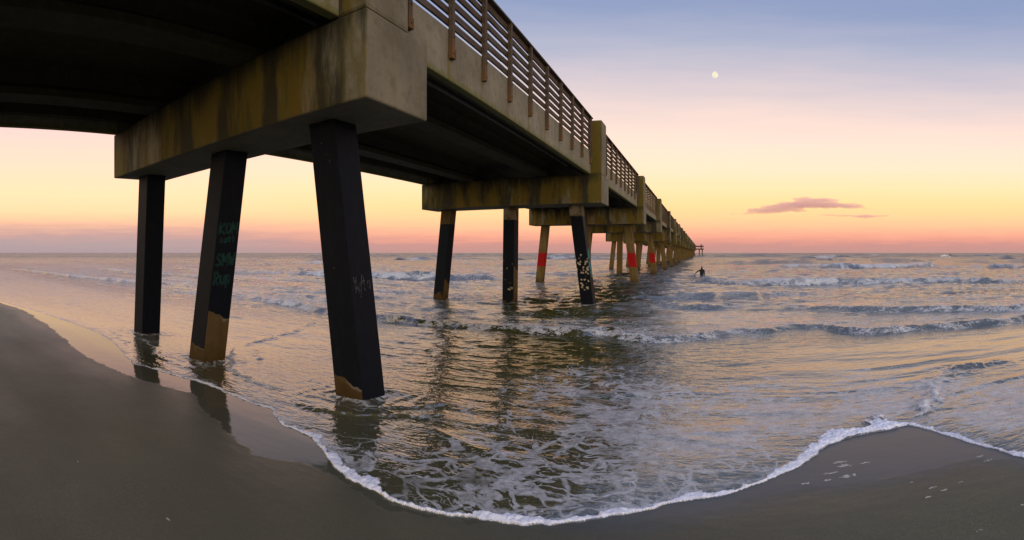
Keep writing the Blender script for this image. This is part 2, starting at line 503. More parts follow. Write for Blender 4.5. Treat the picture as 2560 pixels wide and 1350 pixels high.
# ------------------------------------------------------------------ numpy noise
rng = np.random.RandomState(11)
_perm = rng.permutation(512).astype(np.int32)
_perm = np.concatenate([_perm, _perm])
_ga = rng.rand(512) * 2 * np.pi
_gx, _gy = np.cos(_ga).astype(np.float32), np.sin(_ga).astype(np.float32)
def pn(x, y, seed=0):
    """2-D gradient noise, about -0.7..0.7"""
    x = x + seed * 17.37; y = y + seed * 9.73
    xi = np.floor(x).astype(np.int64); yi = np.floor(y).astype(np.int64)
    xf = (x - xi).astype(np.float32); yf = (y - yi).astype(np.float32)
    u = xf*xf*xf*(xf*(xf*6-15)+10); v = yf*yf*yf*(yf*(yf*6-15)+10)
    def g(i, j, fx, fy):
        hsh = _perm[(_perm[(xi + i) & 511] + yi + j) & 511]
        return _gx[hsh]*fx + _gy[hsh]*fy
    a = g(0, 0, xf, yf); b = g(1, 0, xf-1, yf); c_ = g(0, 1, xf, yf-1); d = g(1, 1, xf-1, yf-1)
    return (a*(1-u)+b*u)*(1-v) + (c_*(1-u)+d*u)*v
def fbm(x, y, seed=0, o=3, g=0.5):
    s = 0; a = 1
    for i in range(o):
        s = s + a * pn(x * 2**i, y * 2**i, seed + i*3); a *= g
    return s
def sstep(a, b, x):
    t_ = np.clip((x - a) / (b - a), 0, 1)
    return t_*t_*(3-2*t_)

SY = [-60, 0, 2, 2.6, 3.0, 3.6, 4.2, 5.5, 7, 9, 12, 20, 60, 200, 20000]
SZ = [.35, .16, .135, .125, .12, .115, .09, .03, -.06, -.18, -.33, -.6, -1.6, -4, -40]
def sand_z(x, y):
    b = np.interp(y, SY, SZ)
    return b + 0.006 * pn(x * .55, y * .9, 40) * sstep(14, 6, y) + 0.012 * pn(x*.16, y*.25, 41) * sstep(14, 6, y)

EDGE = [(-80, 2.0), (-36, 2.4), (-27, 2.7), (-19.91, 2.97), (-15.99, 3.73), (-13.74, 4.04), (-11.69, 4.23), (-10.21, 4.07), (-8.12, 3.58), (-7.22, 3.84), (-6.28, 4.03), (-5.65, 4.02), (-5.09, 4.01), (-4.83, 4.07), (-4.4, 3.82), (-3.77, 3.74), (-3.27, 3.46), (-2.85, 3.27), (-2.3, 3.17), (-1.87, 3.19), (-1.29, 3.35), (-0.75, 3.58), (-0.33, 3.87), (0.15, 4.06), (0.51, 4.27), (0.93, 4.59), (1.21, 4.94), (1.6, 5.23), (2.01, 5.3), (2.39, 5.37), (2.46, 5.29), (2.67, 4.63), (2.92, 3.8), (3.2199999999999998, 3.3), (3.92, 2.9499999999999997), (7, 2.75), (80, 2.5)]
WET = [(-80, 1.8), (-36, 2.2), (-27, 2.5), (-19.3, 2.88), (-16.76, 3.34), (-14.17, 3.3), (-11.43, 3.16), (-8.97, 3.0), (-7.14, 3.15), (-5.95, 3.55), (-4.54, 3.12), (-3.75, 3.0), (-3.31, 3.17), (-2.96, 3.22), (-2.28, 3.08), (-1.02, 3.39), (-0.46, 3.58), (-0.01, 3.83), (0.49, 4.02), (1.2, 4.1), (2.45, 4.1), (2.75, 3.85), (3.1, 3.4), (3.7, 2.95), (7, 2.6), (80, 2.3)]
def side_dist(poly, x, y):
    px_ = np.array([p[0] for p in poly]); py_ = np.array([p[1] for p in poly])
    ye = np.interp(x, px_, py_)
    sd = y - ye
    m_ = (np.abs(sd) < 9) & (x > -26) & (x < 14)
    d_, _, _ = seg_dist(poly, x[m_], y[m_])
    sd[m_] = np.sign(sd[m_]) * d_
    return sd, ye
def seg_dist(poly, x, y):
    best = np.full(x.shape, 1e9); along = np.zeros(x.shape); acc = 0
    for (ax_, ay), (bx, by) in zip(poly[:-1], poly[1:]):
        dx, dy = bx-ax_, by-ay; L2 = dx*dx+dy*dy
        tt = np.clip(((x-ax_)*dx + (y-ay)*dy)/L2, 0, 1)
        d = np.hypot(x-ax_-tt*dx, y-ay-tt*dy)
        m_ = d < best
        best = np.where(m_, d, best); along = np.where(m_, acc + tt*math.sqrt(L2), along)
        acc += math.sqrt(L2)
    return best, along, acc

HEAD = 0.3843   # camera heading, radians left of +y
def polar_grid(d_rows, az_in, n_in, az_out, n_out):
    a1 = np.linspace(-az_in, az_in, n_in)
    lo = np.linspace(-az_out, -az_in, n_out, endpoint=False)
    az = np.concatenate([lo, a1, -lo[::-1]]) + HEAD     # angle left of +y
    A, D = np.meshgrid(az, d_rows)
    return (-D*np.sin(A)), (D*np.cos(A))

def mesh_from(name, X, Y, Z, keep, attrs, material, parent=None):
    nr, nc = X.shape
    idx = np.arange(nr*nc).reshape(nr, nc)
    q = np.stack([idx[:-1, :-1], idx[:-1, 1:], idx[1:, 1:], idx[1:, :-1]], -1).reshape(-1, 4)
    q = q[keep.reshape(-1)]
    used = np.zeros(nr*nc, bool); used[q.reshape(-1)] = True
    remap = np.cumsum(used) - 1
    q = remap[q]
    co = np.stack([X, Y, Z], -1).reshape(-1, 3)[used].astype(np.float32)
    me = bpy.data.meshes.new(name)
    me.vertices.add(len(co)); me.vertices.foreach_set('co', co.reshape(-1))
    me.loops.add(q.size); me.loops.foreach_set('vertex_index', q.reshape(-1).astype(np.int32))
    me.polygons.add(len(q))
    me.polygons.foreach_set('loop_start', np.arange(0, q.size, 4, dtype=np.int32))
    me.polygons.foreach_set('use_smooth', np.ones(len(q), bool))
    me.update(calc_edges=True)
    for k_, v in attrs.items():
        at = me.attributes.new(k_, 'FLOAT', 'POINT')
        at.data.foreach_set('value', v.reshape(-1)[used].astype(np.float32))
    if material: me.materials.append(material)
    # make sure the faces look up
    if me.polygons[0].normal.z < 0:
        me.flip_normals()
    return link(bpy.data.objects.new(name, me), parent)

# ------------------------------------------------------------------ water surface
rows = [2.2]
while rows[-1] < 16000:
    d = rows[-1]
    rows.append(d + max(0.008, min(0.36 * d*d / 1035.0, 0.02 * d if d > 120 else 9e9)))
rows = np.array(rows)
X, Y = polar_grid(rows, R(63), 1180, R(112), 70)
D = np.hypot(X, Y)
s0, ye = side_dist(EDGE, X, Y)
nearm = sstep(14, 8, D)
s = s0 + nearm * (0.05*fbm(X*2.2, Y*2.2, 3, 3) + 0.02*pn(X*9, Y*9, 8))
SZv = sand_z(X, Y)
film = np.where(s > 0, 0.04*(1-np.exp(-np.clip(s, 0, 50)/0.3)), s*0.35)
shore = SZv + film
kk = 0.012
W = np.where(np.abs(shore) < 0.4, kk*np.log(np.exp(np.clip(shore/kk, -30, 30)) + 1.0), np.maximum(shore, 0))
Z = W.copy()
foam = np.zeros(X.shape); lace = np.zeros(X.shape)

amp = np.interp(D, [2, 4, 5, 9, 15, 30, 60, 150, 400, 1000], [.0, .004, .016, .036, .075, .15, .26, .40, .5, .5])
amp = amp * (1 + 1.0*np.exp(-((X+4)/4.5)**2)*sstep(6, 9, Y)*sstep(60, 30, Y)) 
calm = np.maximum(sstep(-.8, 1.6, X - .2*(Y-6))*sstep(11.8, 10.2, Y)*sstep(5, 8, Y), .75*sstep(-5.5, -9, X)*sstep(11.5, 8, Y))
calm = np.maximum(calm, .55*sstep(13.5, 15, Y)*sstep(34, 26, Y)*np.clip(.5+1.6*fbm(X*.07, Y*.16, 77, 3), 0, 1))
amp = amp * (1 - .62*calm) * (1 + .35*sstep(13, 20, Y))
# distance from shore damping: the thin sheet on the left is nearly still
still = sstep(0.3, 4.5, s0) * (0.35 + 0.65 * sstep(-24, -9, X + 0.9*(Y-6)))
def band(sx, sy, seed, fade0, fade1, ang=0.0, sharp=0.5):
    m_ = sstep(fade1, fade0, D)
    c_, s_ = math.cos(ang), math.sin(ang)
    xr, yr = X*c_ + Y*s_, -X*s_ + Y*c_
    xr = xr + 0.6*sx*pn(X/(2.3*sx), Y/(2.3*sy), seed+50); yr = yr + 0.5*sy*pn(X/(2.1*sx), Y/(2.6*sy), seed+51)
    n1 = pn(xr/sx, yr/sy, seed)
    n2 = 0.35 - np.abs(pn(xr/sx*0.8, yr/sy*0.8, seed+5))*1.5
    return m_ * ((1-sharp)*n1 + sharp*n2)
chop = 0.13*band(.19, .085, 2, 4.5, 8, -0.15) + 0.36*band(.40, .17, 1, 9, 17, 0.12) + 0.60*band(1.0, .42, 12, 22, 40, -0.08) + 1.0*band(2.6, 1.0, 23, 60, 90, 0.05)*sstep(8, 16, D) \
     + 1.1*band(8., 2.8, 34, 110, 160, -0.04)*sstep(16, 32, D) + 1.6*band(26., 8., 45, 260, 420, 0.03)*sstep(40, 90, D) + 1.5*band(70., 24., 56, 900, 1600, 0)*sstep(120, 260, D)
Z += amp * chop * still
# long-crested ripples running up the swash
wx = X + 0.5*pn(X*.4, Y*.5, 60); wy = Y + 0.35*pn(X*.45, Y*.35, 61) - 0.02*(X-1)**2*sstep(9, 3, Y)
rp = 0.3 - np.abs(pn(wx*.20, wy*1.35, 62))*1.3
rmask = sstep(0.5, 1.6, s0)*sstep(12, 8.5, Y)*sstep(-7, -3, X)
rq = np.clip(.12-np.abs(pn(wx*.17+3, wy*1.25+5, 67)), 0, 1)*3.2
Z += 0.026*rp*rmask + 0.012*pn(wx*.8, wy*3.2, 63)*rmask + .045*rq*rmask*sstep(8.5, 6.5, Y)
rp2 = 0.3 - np.abs(pn((X*.8-Y*.35)*.16, (Y+.38*X)*0.62, 64))*1.3
Z += 0.022*rp2*sstep(0.8, 3.0, s0)*sstep(13, 9, Y)*sstep(-7, -11, X)

XG, YG, DG = X, Y, D
def bore(pts, A, wband, foam_amt, seed, front=0.28, tail=2.0, xr=None, fade=1.5, lump=0.25, lacy=0.6):
    """a spilling wave front along y = y0(x): steep face to the shore, foam roller, long back"""
    px_ = [p[0] for p in pts]; py_ = [p[1] for p in pts]
    m_ = (XG > px_[0]-2*fade) & (XG < px_[-1]+2*fade) & (YG > min(py_)-2-4*front-wband) & (YG < max(py_)+2+4*tail+4*wband)
    if not m_.any(): return
    X, Y, D = XG[m_], YG[m_], DG[m_]
    a_ = np.array([p[2] if len(p) > 2 else 1.0 for p in pts]); f_ = np.array([p[3] if len(p) > 3 else 1.0 for p in pts])
    y0 = np.interp(X, px_, py_)
    sc = wband
    y0 = y0 + 0.55*sc*fbm(X/(1.9*sc), Y*0.0+seed, seed, 3) + 0.30*sc*pn(X/(.5*sc), Y/(2*sc), seed+2)
    u = Y - y0
    A_ = np.interp(X, px_, a_) * A * sstep(px_[0]-fade, px_[0]+fade, X) * sstep(px_[-1]+fade, px_[-1]-fade, X)
    A_ = A_ * (0.85 + 0.5*pn(X/(3*sc), Y*0+seed, seed+3))
    A_ = A_ * .86
    F_ = .92 * np.interp(X, px_, f_) * foam_amt * np.clip(1.3*A_/max(A, 1e-6), 0, 1)
    h_ = A_ * sstep(-front, front*1.1, u) * np.exp(-np.clip(u-front, 0, 1e3)/tail)
    trough = -0.22*A_*np.exp(-((u+front*2.0)/(front*2))**2)
    roll = sstep(-front*1.05, -front*0.75, u) * sstep(wband*1.6, wband*0.3, u)
    patch = np.clip(0.74 + 1.3*fbm(X/(1.0*sc), Y/(.45*sc), seed+7, 4, .6), 0, .9)
    Z[m_] += h_ + trough + A_*lump*roll*F_*(fbm(X/(.22*sc+.05), Y/(.18*sc+.04), seed+9, 3, .6)) * sstep(140, 60, D)
    foam[m_] = np.maximum(foam[m_], F_*roll*patch)
    back = sstep(0, wband*0.6, u)*np.exp(-np.clip(u-wband*.6, 0, 1e3)/(3.0*wband))
    lace[m_] = np.maximum(lace[m_], lacy*F_*back)

# (x, y, height factor, foam factor)
bore([(-30, 14.6, .4, .3), (-19, 13.9, .7, .7), (-15, 13.5, 1, 1.1), (-11.3, 12.2, .9, .9), (-9.3, 12.2, .9, .75), (-7.2, 12.4, 1, .85), (-4.7, 12.2, 1, .9), (-2.5, 12.1, 1, 1.0), (-1, 11.8, 1, 1.0), (0, 12.1, 1, .9), (1.6, 13.0, .8, .6), (3.3, 13.4, .7, .6), (3.8, 12.5, .75, .7), (4.5, 12.0, .8, .8), (6.4, 12.2, .8, .85), (9.3, 12.1, .7, .7), (16, 12.6, .6, .7)], 0.17, 0.95, 0.98, 70, front=.22, tail=1.3)
bore([(2.2, 18.4, .5, .0), (3.7, 18.0, .8, .35), (6.1, 16.4, 1, .7), (8.9, 15.4, 1, 1), (10.4, 14.4, 1, 1), (16, 13.8, 1, .9)], 0.20, 0.8, 0.75, 80, front=.3, tail=1.6)
bore([(-14, 16.6, .4), (-11, 15.8, .9), (-8.9, 15.5, .8), (-6.5, 15.2, .8), (-4.7, 15.9, 1.2), (-3.4, 17.3, .8), (-2, 18.4, .3)], 0.17, 1.2, 0.05, 90, front=.5, tail=1.1)
bore([(-2.6, 24.2, .4), (-1.2, 23.7, .6), (0.8, 22.4, 1), (2.6, 22.6, 1.1), (3.4, 23.4, .3), (4.2, 23.6, .1)], 0.34, 1.6, 0.12, 100, front=.7, tail=1.5)
bore([(-0.9, 35.8, .4, .1), (0.4, 35.0, .8, .8), (2.5, 33.2, 1, 1.2), (9.4, 33.0, 1, 1.2), (15.8, 30.6, .9, 1.0), (19.7, 27.5, .9, .95), (30, 25, .8, .8)], 0.46, 2.0, 0.95, 110, front=.5, tail=2.6, lump=.16)
bore([(-48, 31.5, .6, .7), (-34, 32.4, .9, 1), (-25, 32.9, 1, 1.1), (-20, 33.6, 1, 1.1), (-17, 35.5, .8, .6), (-15, 37, .3, .1)], 0.46, 1.8, 0.9, 120, front=.5, tail=2.6, lump=.16)
bore([(-64, 11.0, .8, .8), (-43, 12.6, 1, .9), (-37, 13.7, 1, .9), (-29, 15.1, .8, .9), (-23, 15.6, .6, .8), (-20.4, 15.6, .3, .4)], 0.18, 1.2, 0.85, 130, front=.3, tail=1.5)
bore([(-60, 22, 1, .9), (-45, 21, 1, 1), (-36, 22.5, .9, .9), (-28, 23, .3, .3)], 0.26, 1.5, 0.8, 135, front=.4, tail=1.8)
bore([(10, 72, .5, .3), (13, 70, 1, 1.1), (20, 66.5, 1, 1.1), (30, 66.5, 1, 1.1), (36, 70, 1, 1), (38.5, 76, .3, .3)], 0.62, 3.6, 1.0, 140, front=.9, tail=4, lump=.12)
bore([(31, 64, .5, .6), (34, 61, .9, .9), (41, 53, 1, 1), (52, 45, 1, 1)], 0.55, 2.6, 0.9, 150, front=.8, tail=3.5, lump=.12)
bore([(2, 113, .3), (5, 112, .8), (9, 111, 1), (13, 112, .3)], 0.9, 4, 0.35, 160, front=1.6, tail=4)
bore([(-12, 103, .4), (-5, 102, 1), (-2, 103, .8), (1, 104, .3)], 0.7, 4, 0.3, 165, front=1.4, tail=4)
bore([(26, 127, .5, .1), (32, 125, 1, .1), (40, 112, .9, .1), (50, 101, 1, .5), (64, 83, 1, .2), (90, 70, .8, .6)], 0.85, 4, 0.4, 170, front=1.8, tail=4)
rs = random.Random(5)
for i in range(26):
    yy = rs.uniform(38, 150); xx = rs.choice([rs.uniform(-150, -14), rs.uniform(-150, -14), rs.uniform(6, 90)])
    if xx > 0 and yy < 80: continue
    L = rs.uniform(5, 16) * (0.5 + yy/90)
    bore([(xx-L, yy+rs.uniform(-1, 2), .3, .3), (xx, yy, 1, 1), (xx+L*.6, yy+rs.uniform(-2, 1), .9, .8), (xx+L, yy+rs.uniform(-1, 2), .3, .3)], rs.uniform(.3, .55), rs.uniform(1.6, 3.2), rs.uniform(.45, 1.0), 200+i*7, front=.8, tail=3, fade=2.5, lump=.1)
for i in range(46):
    yy = rs.uniform(90, 420); xx = rs.uniform(-1.1, .75)*yy
    if -14 < xx < 0: xx += 16
    L = rs.uniform(5, 14) * (0.5 + yy/140)
    bore([(xx-L, yy+rs.uniform(-2, 3), .3, .3), (xx, yy, 1, 1), (xx+L, yy+rs.uniform(-2, 3), .3, .3)], rs.uniform(.5, 1.1)*(1+yy/400), rs.uniform(2.0, 4.5)*(1+yy/250), rs.choice([0, 0, .5, .9, 1.0]), 700+i*7, front=1.4*(1+yy/250), tail=4*(1+yy/250), fade=4, lump=.05)
for i in range(78):
    yy = rs.uniform(14, 62); xx = rs.uniform(-1.25, .85)*yy
    if -13 < xx < -1.5: continue
    L = rs.uniform(1.5, 5)*(.5+yy/40)
    bore([(xx-L, yy+rs.uniform(-.3, .5), .3), (xx, yy, 1), (xx+L, yy+rs.uniform(-.3, .5), .3)], rs.uniform(.06, .14)*(.6+yy/40), rs.uniform(.5, 1.1)*(.6+yy/45), rs.uniform(.15, .85), 400+i*7, front=.25, tail=.8, fade=1.0)

for i in range(44):
    yy = rs.uniform(11.5, 46); xx = -yy*rs.uniform(.42, 1.9)
    L = rs.uniform(1.2, 4.5)*(.6+yy/40)
    bore([(xx-L, yy+rs.uniform(-.5, .8), .3), (xx, yy, 1), (xx+L, yy+rs.uniform(-.5, .8), .3)], rs.uniform(.05, .12)*(.7+yy/45), rs.uniform(.5, 1.2)*(.6+yy/45), rs.uniform(.3, .95), 1300+i*7, front=.25*(.6+yy/40), tail=.9*(.6+yy/40), fade=1.2)
# foam crests lying on the swash sheet
def crest(pts, w, A, amt, seed):
    global Z, foam
    xs_ = [p[0] for p in pts]; ys_ = [p[1] for p in pts]
    m_ = (X > min(xs_)-1) & (X < max(xs_)+1) & (Y > min(ys_)-1) & (Y < max(ys_)+1)
    if not m_.any(): return
    x_, y_ = X[m_], Y[m_]
    jx = x_ + .16*fbm(x_*2.2, y_*2.2, seed, 3); jy = y_ + .16*fbm(x_*2.2, y_*2.2, seed+4, 3)
    d_, al, tot = seg_dist(pts, jx, jy)
    tp = sstep(0, .12*tot, al)*sstep(tot, .88*tot, al)
    wv = w*(0.6+0.9*np.clip(.5+pn(al*1.3, al*0, seed+9), 0, 1))*(.4+.6*tp)
    g_ = np.exp(-(d_/wv)**2)
    Z[m_] += A*g_*tp*(1+.6*fbm(x_*9, y_*9, seed+5, 2))
    foam[m_] = np.maximum(foam[m_], amt*np.clip(g_*1.25, 0, 1)*(.35+.65*tp))
crest([(-10.8, 11.0), (-9.6, 8.9), (-9.2, 7.5), (-8.74, 6.33)], .14, .022, .40, 500)
crest([(-8.74, 6.33), (-7.72, 5.45), (-6.78, 4.82), (-6.18, 4.71), (-5.6, 4.71), (-5.22, 4.89)], .055, .018, 1.0, 510)
crest([(-8.4, 6.6), (-7.9, 6.2), (-7.3, 5.9)], .10, .02, .35, 512)
crest([(2.52, 5.5), (2.62, 5.58), (2.77, 5.71), (3.04, 6.05), (3.3, 6.5), (3.55, 7.05)], .065, .03, 1.0, 520)
crest([(2.75, 5.75), (3.04, 6.1), (3.55, 7.05)], .2, .03, .0, 521)
crest([(3.2, 6.9), (3.97, 7.41), (4.5, 7.78), (5.2, 7.75), (5.8, 7.6)], .30, .030, .22, 530)
crest([(4.2, 7.6), (4.5, 7.78), (4.9, 7.8)], .16, .04, .2, 531)
crest([(-5.0, 4.4), (-4.4, 4.45), (-3.6, 4.8), (-3.0, 5.3)], .035, .03, .35, 540)
crest([(-3.9, 5.0), (-3.5, 5.35), (-3.3, 5.8)], .05, .03, .3, 545)
crest([(-10.6, 4.9), (-9.4, 4.6), (-8.4, 4.3), (-7.0, 4.2)], .04, .012, .5, 546)
crest([(-11.8, 4.6), (-10.9, 4.5), (-10.2, 4.3), (-9.6, 4.2)], .05, .012, .5, 547)

for px0, py0 in ((-4.43, 5.365), (-7.84, 4.985), (-11.3, 5.395), (-4.43, 19.07), (-7.8, 19.07), (-11.15, 19.07), (-4.43, 32.8), (-11.15, 32.8), (-4.43, 46.5)):
    m_ = (np.abs(X-px0) < 1.6) & (np.abs(Y-py0) < 1.6)
    x_, y_ = X[m_]-px0, Y[m_]-py0
    q_ = np.maximum(np.abs(x_), np.abs(y_)) - .25 + .10*fbm(x_*3, y_*3, 85, 3)
    Z[m_] += .007*np.exp(-(np.clip(q_, -.05, 9)/.10)**2) + .014*np.cos(q_*26)*np.exp(-np.clip(q_, 0, 9)/.35)
    foam[m_] = np.maximum(foam[m_], .62*np.exp(-(np.clip(q_-.03, -.05, 9)/.07)**2)*np.clip(.55+1.4*fbm(x_*4, y_*4, 86, 2), 0, 1))
    lace[m_] = np.maximum(lace[m_], .35*np.exp(-np.clip(q_, 0, 9)/.4))

# the rolled foam bead on the leading edge of the swash
wbead = np.interp(X, [-30, -17, -9.6, -7.2, -6, -4.5, -4.0, -3.2, -2.5, -1.8, -1.0, 0, .8, 1.2, 1.6, 2.2, 2.34, 2.5, 3, 80],
                     [.02, .02, .03, .05, .06, .05, .08, .11, .14, .13, .10, .085, .085, .13, .28, .34, .12, .10, .09, .08])
wn = wbead * (0.24 + 1.15*np.clip(.38 + 1.2*fbm(X*2.4, Y*2.4, 31, 4, .6), 0, 1))
ub = s / np.maximum(wn, 1e-3)
lump = fbm(X*14, Y*14, 33, 4, .65)
prof = np.where((ub > 0) & (ub < 1.6), np.sqrt(np.clip(1-((ub-.55)/.6)**2, 0, 1)), 0)
hb = np.interp(wbead, [0, .05, .15, .35], [0, .008, .022, .030])
bead = sstep(-0.02, .12, ub)*sstep(1.15, .75, ub)
Z += prof*hb*(1 + .75*lump)
foam = np.maximum(foam, bead)
tailw = np.interp(X, [-30, -9, -5, -4, -2.5, -1, .5, 1.2, 2.2, 2.4, 3, 80], [.1, .3, .3, .5, .9, .6, .5, .7, 1.3, .6, .6, .5])
tail_f = np.exp(-np.clip(s-wn*.8, 0, 99)/(tailw*.32))*(s > 0)
foam = np.maximum(foam, 0.75*tail_f*np.clip(.55+1.2*fbm(X*1.7, Y*1.7, 37, 3), 0, 1)*sstep(.03, .1, wbead))
# lace left floating on the swash
lz = sstep(0.1, .6, s)*sstep(4.6, 1.2, s0)*sstep(-4.2, -2.2, X)*sstep(6.5, 3.5, X)
lz2 = sstep(.5, 1.5, s)*np.exp(-((X+1.2+.35*(Y-6.5))/1.0)**2)*sstep(9.6, 7.5, Y)
lz3 = sstep(-1.4, 1.0, X)*sstep(.2, .8, s)*sstep(3.4, .9, s0)
lace = np.maximum(lace, np.clip(.32*lz + .50*lz2 + .50*lz3 + .45*tail_f, 0, 1))
lace = np.maximum(lace, .22*sstep(7, 12, Y)*sstep(80, 30, D)*np.clip(.2+1.6*fbm(X*.22, Y*.5, 66, 3), 0, 1))
lace = np.maximum(lace, .4*sstep(-9, -14, X)*sstep(-60, -30, X)*sstep(9, 14, Y)*sstep(40, 24, Y)*np.clip(.3+1.6*fbm(X*.12, Y*.4, 68, 3), 0, 1))

# ------------------------------------------------------------------ sand, foam, water materials
m, t = mat('moist_sand')
p = t.pos()
wetd = t.attr('wetd')
w1 = t.noise(p, 1.6, 4, 0.6); w2 = t.noise(p, 9.0, 4, 0.6)
wd = t.math('ADD', wetd, t.math('ADD', t.math('MULTIPLY', t.math('SUBTRACT', w1, 0.5), 0.35), t.math('MULTIPLY', t.math('SUBTRACT', w2, 0.5), 0.10)))
wet = t.mapr(wd, -0.02, 0.03, 0, 1, True)
damp = t.mapr(wd, -1.1, 0.05, 0, 1, True)
gr = t.noise(p, 95, 4, 0.85); gr2 = t.noise(p, 3.0, 5, 0.6); gr3 = t.noise(t.scale(p, (.5, 1.4, 1)), 0.8, 3, 0.5)
c = t.mix(t.mapr(gr, 0.3, 0.7), (0.050, 0.047, 0.027), (0.180, 0.172, 0.098))
grm = t.noise(p, 38, 3, 0.8)
c = t.mix(t.mapr(grm, .35, .65, 0, .4), c, (0.062, 0.059, 0.034))
sv = t.voro(t.add(p, t.vscale(t.noisec(p, 20.0), 0.04)), 13.0, 'F1', 'Distance')
sm = t.math('MULTIPLY', t.mapr(sv, 0.06, 0.085, 1, 0), t.mapr(t.noise(p, 2.4, 3), .48, .56))
c = t.mix(t.math('MULTIPLY', sm, .75), c, (0.27, 0.245, 0.19))
sv2 = t.voro(t.add(p, (5.3, 1.1, 0)), 17.0, 'F1', 'Distance')
c = t.mix(t.math('MULTIPLY', t.mapr(sv2, 0.06, 0.08, .8, 0), t.mapr(t.noise(p, 1.7, 3), .46, .56)), c, (0.02, 0.018, 0.014))
c = t.mix(t.mapr(gr2, 0.35, 0.7, 0, 0.5), c, (0.09, 0.084, 0.05))
c = t.mix(t.mapr(gr3, 0.4, 0.65, 0, 0.35), c, (0.078, 0.074, 0.046))
c = t.mix(t.math('MULTIPLY', damp, 0.35), c, (0.075, 0.066, 0.05))
sky_sheen = t.mapr(t.sep(p)[0], -2.0, .2, 0, .85, True)
c = t.mix(t.math('MULTIPLY', t.mapr(wd, -.25, .05), sky_sheen), c, t.mix(gr, (0.055, 0.064, 0.066), (0.085, 0.094, 0.096)))  # right-hand wet sand: bluish sky reflection painted into the base colour
rough = t.math('ADD', t.mapr(damp, 0, 1, 0.55, 0.40), t.math('MULTIPLY', t.math('SUBTRACT', gr3, .5), 0.25))
wr = t.mapr(t.sep(p)[0], -2.4, -0.4, 0.035, 0.30)
rough = t.math('ADD', t.math('MULTIPLY', rough, t.math('SUBTRACT', 1.0, wet)), t.math('MULTIPLY', wr, wet))
ripb = t.noise(t.scale(p, (0.7, 1.6, 1)), 3.5, 2)
bst = t.math('MULTIPLY', gr, t.mapr(wet, 0, 1, 1.0, 0.0))
nb = t.bump(bst, 0.25, 0.0035)
dry_ = t.mapr(wet, 0, 1, 1.0, 0.25)
nb2 = t.bump(t.math('MULTIPLY', t.math('SUBTRACT', t.math('ADD', t.math('MULTIPLY', gr2, 0.6), t.math('ADD', ripb, t.math('MULTIPLY', grm, .12))), .86), dry_), 0.42, 0.022, nb)
t.out(t.pbsdf(c, rough, t.mapr(t.sep(p)[0], -2.4, -.2, .5, .30), nb2, 1.33))
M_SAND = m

def foam_shader(t, p, lo=(0.70, 0.70, 0.74), hi=(0.90, 0.89, 0.92)):
    f1 = t.noise(p, 34, 4, 0.7); f2 = t.noise(p, 7, 4, 0.6)
    c = t.mix(t.mapr(t.math('ADD', f2, t.math('MULTIPLY', t.math('SUBTRACT', f1, .5), .8)), .3, .7), lo, hi)
    nb = t.bump(t.math('ADD', f1, t.math('MULTIPLY', f2, 1.5)), 0.5, 0.02)
    return t.pbsdf(c, 0.75, 0.25, nb)
m, t = mat('sea_foam')
t.out(foam_shader(t, t.pos()))
M_FOAM = m

m, t = mat('sea_water')
p = t.pos()
fo = t.attr('foam'); la = t.attr('lace'); dp = t.attr('depth'); ds = t.attr('dist')
wob = t.noisec(p, 1.1, 3)
pw = t.add(p, t.vscale(wob, 0.55))
pw = t.add(pw, t.vscale(t.noisec(p, 6.0, 2), 0.09))
big = t.noise(p, 0.9, 4, 0.6)
lf = t.math('MULTIPLY', la, t.mapr(big, 0.34, 0.60, 0.35, 1.45))
pw2 = t.scale(pw, (0.75, 1.25, 1))
rn1 = t.math('ABSOLUTE', t.math('SUBTRACT', t.noise(pw2, 2.1, 2.5, 0.5, 0.6), 0.5))
rn2 = t.math('ABSOLUTE', t.math('SUBTRACT', t.noise(t.add(pw2, (7.1, 3.3, 0)), 4.6, 3, 0.55, 0.5), 0.5))
blob = t.noise(t.add(pw2, (1.7, 8.3, 0)), 2.6, 6, 0.68, 0.4)
e1 = t.voro(t.scale(pw, (0.8, 1.2, 1)), 2.3, 'DISTANCE_TO_EDGE')
l0 = t.math('MULTIPLY', t.mapr(t.math('SUBTRACT', e1, t.math('MULTIPLY', lf, 0.14)), -0.04, 0.015, .85, 0, True), t.mapr(lf, 0.04, 0.22))
l1 = t.math('MULTIPLY', t.mapr(t.math('SUBTRACT', rn1, t.math('MULTIPLY', lf, 0.075)), -0.010, 0.006, 1, 0, True), t.mapr(lf, 0.03, 0.18))
l2 = t.math('MULTIPLY', t.mapr(t.math('SUBTRACT', rn2, t.math('MULTIPLY', lf, 0.050)), -0.010, 0.006, .8, 0, True), t.mapr(lf, 0.10, 0.35))
l3 = t.mapr(t.math('ADD', blob, t.math('MULTIPLY', lf, 0.24)), 0.68, 0.72, 0, .9, True)
l3 = t.math('MULTIPLY', l3, t.mapr(lf, 0.05, 0.2))
holes = t.mapr(t.noise(pw, 1.5, 3, .6), .36, .52, .3, 1.0)
lacef = t.math('MAXIMUM', t.math('MULTIPLY', l0, holes), t.math('MAXIMUM', t.math('MULTIPLY', t.math('MAXIMUM', l1, l2), holes), l3))
lacef = t.math('MULTIPLY', lacef, t.mapr(t.noise(p, 15, 3, .6), .3, .55, .45, 1.0))
fn = t.noise(t.scale(p, (1, 1, 1)), 5.0, 5, 0.65); fn2 = t.noise(p, 19.0, 4, 0.65)
fth = t.math('ADD', fo, t.math('ADD', t.math('MULTIPLY', t.math('SUBTRACT', fn, 0.5), 1.5), t.math('MULTIPLY', t.math('SUBTRACT', fn2, 0.5), 1.5)))
ff = t.math('MULTIPLY', t.mapr(fth, 0.34, 0.72, 0, 1, True), t.mapr(fo, 0.02, 0.2))
ff = t.math('MAXIMUM', ff, t.mapr(fo, 0.93, 1.0))
fr = t.attr('froth')
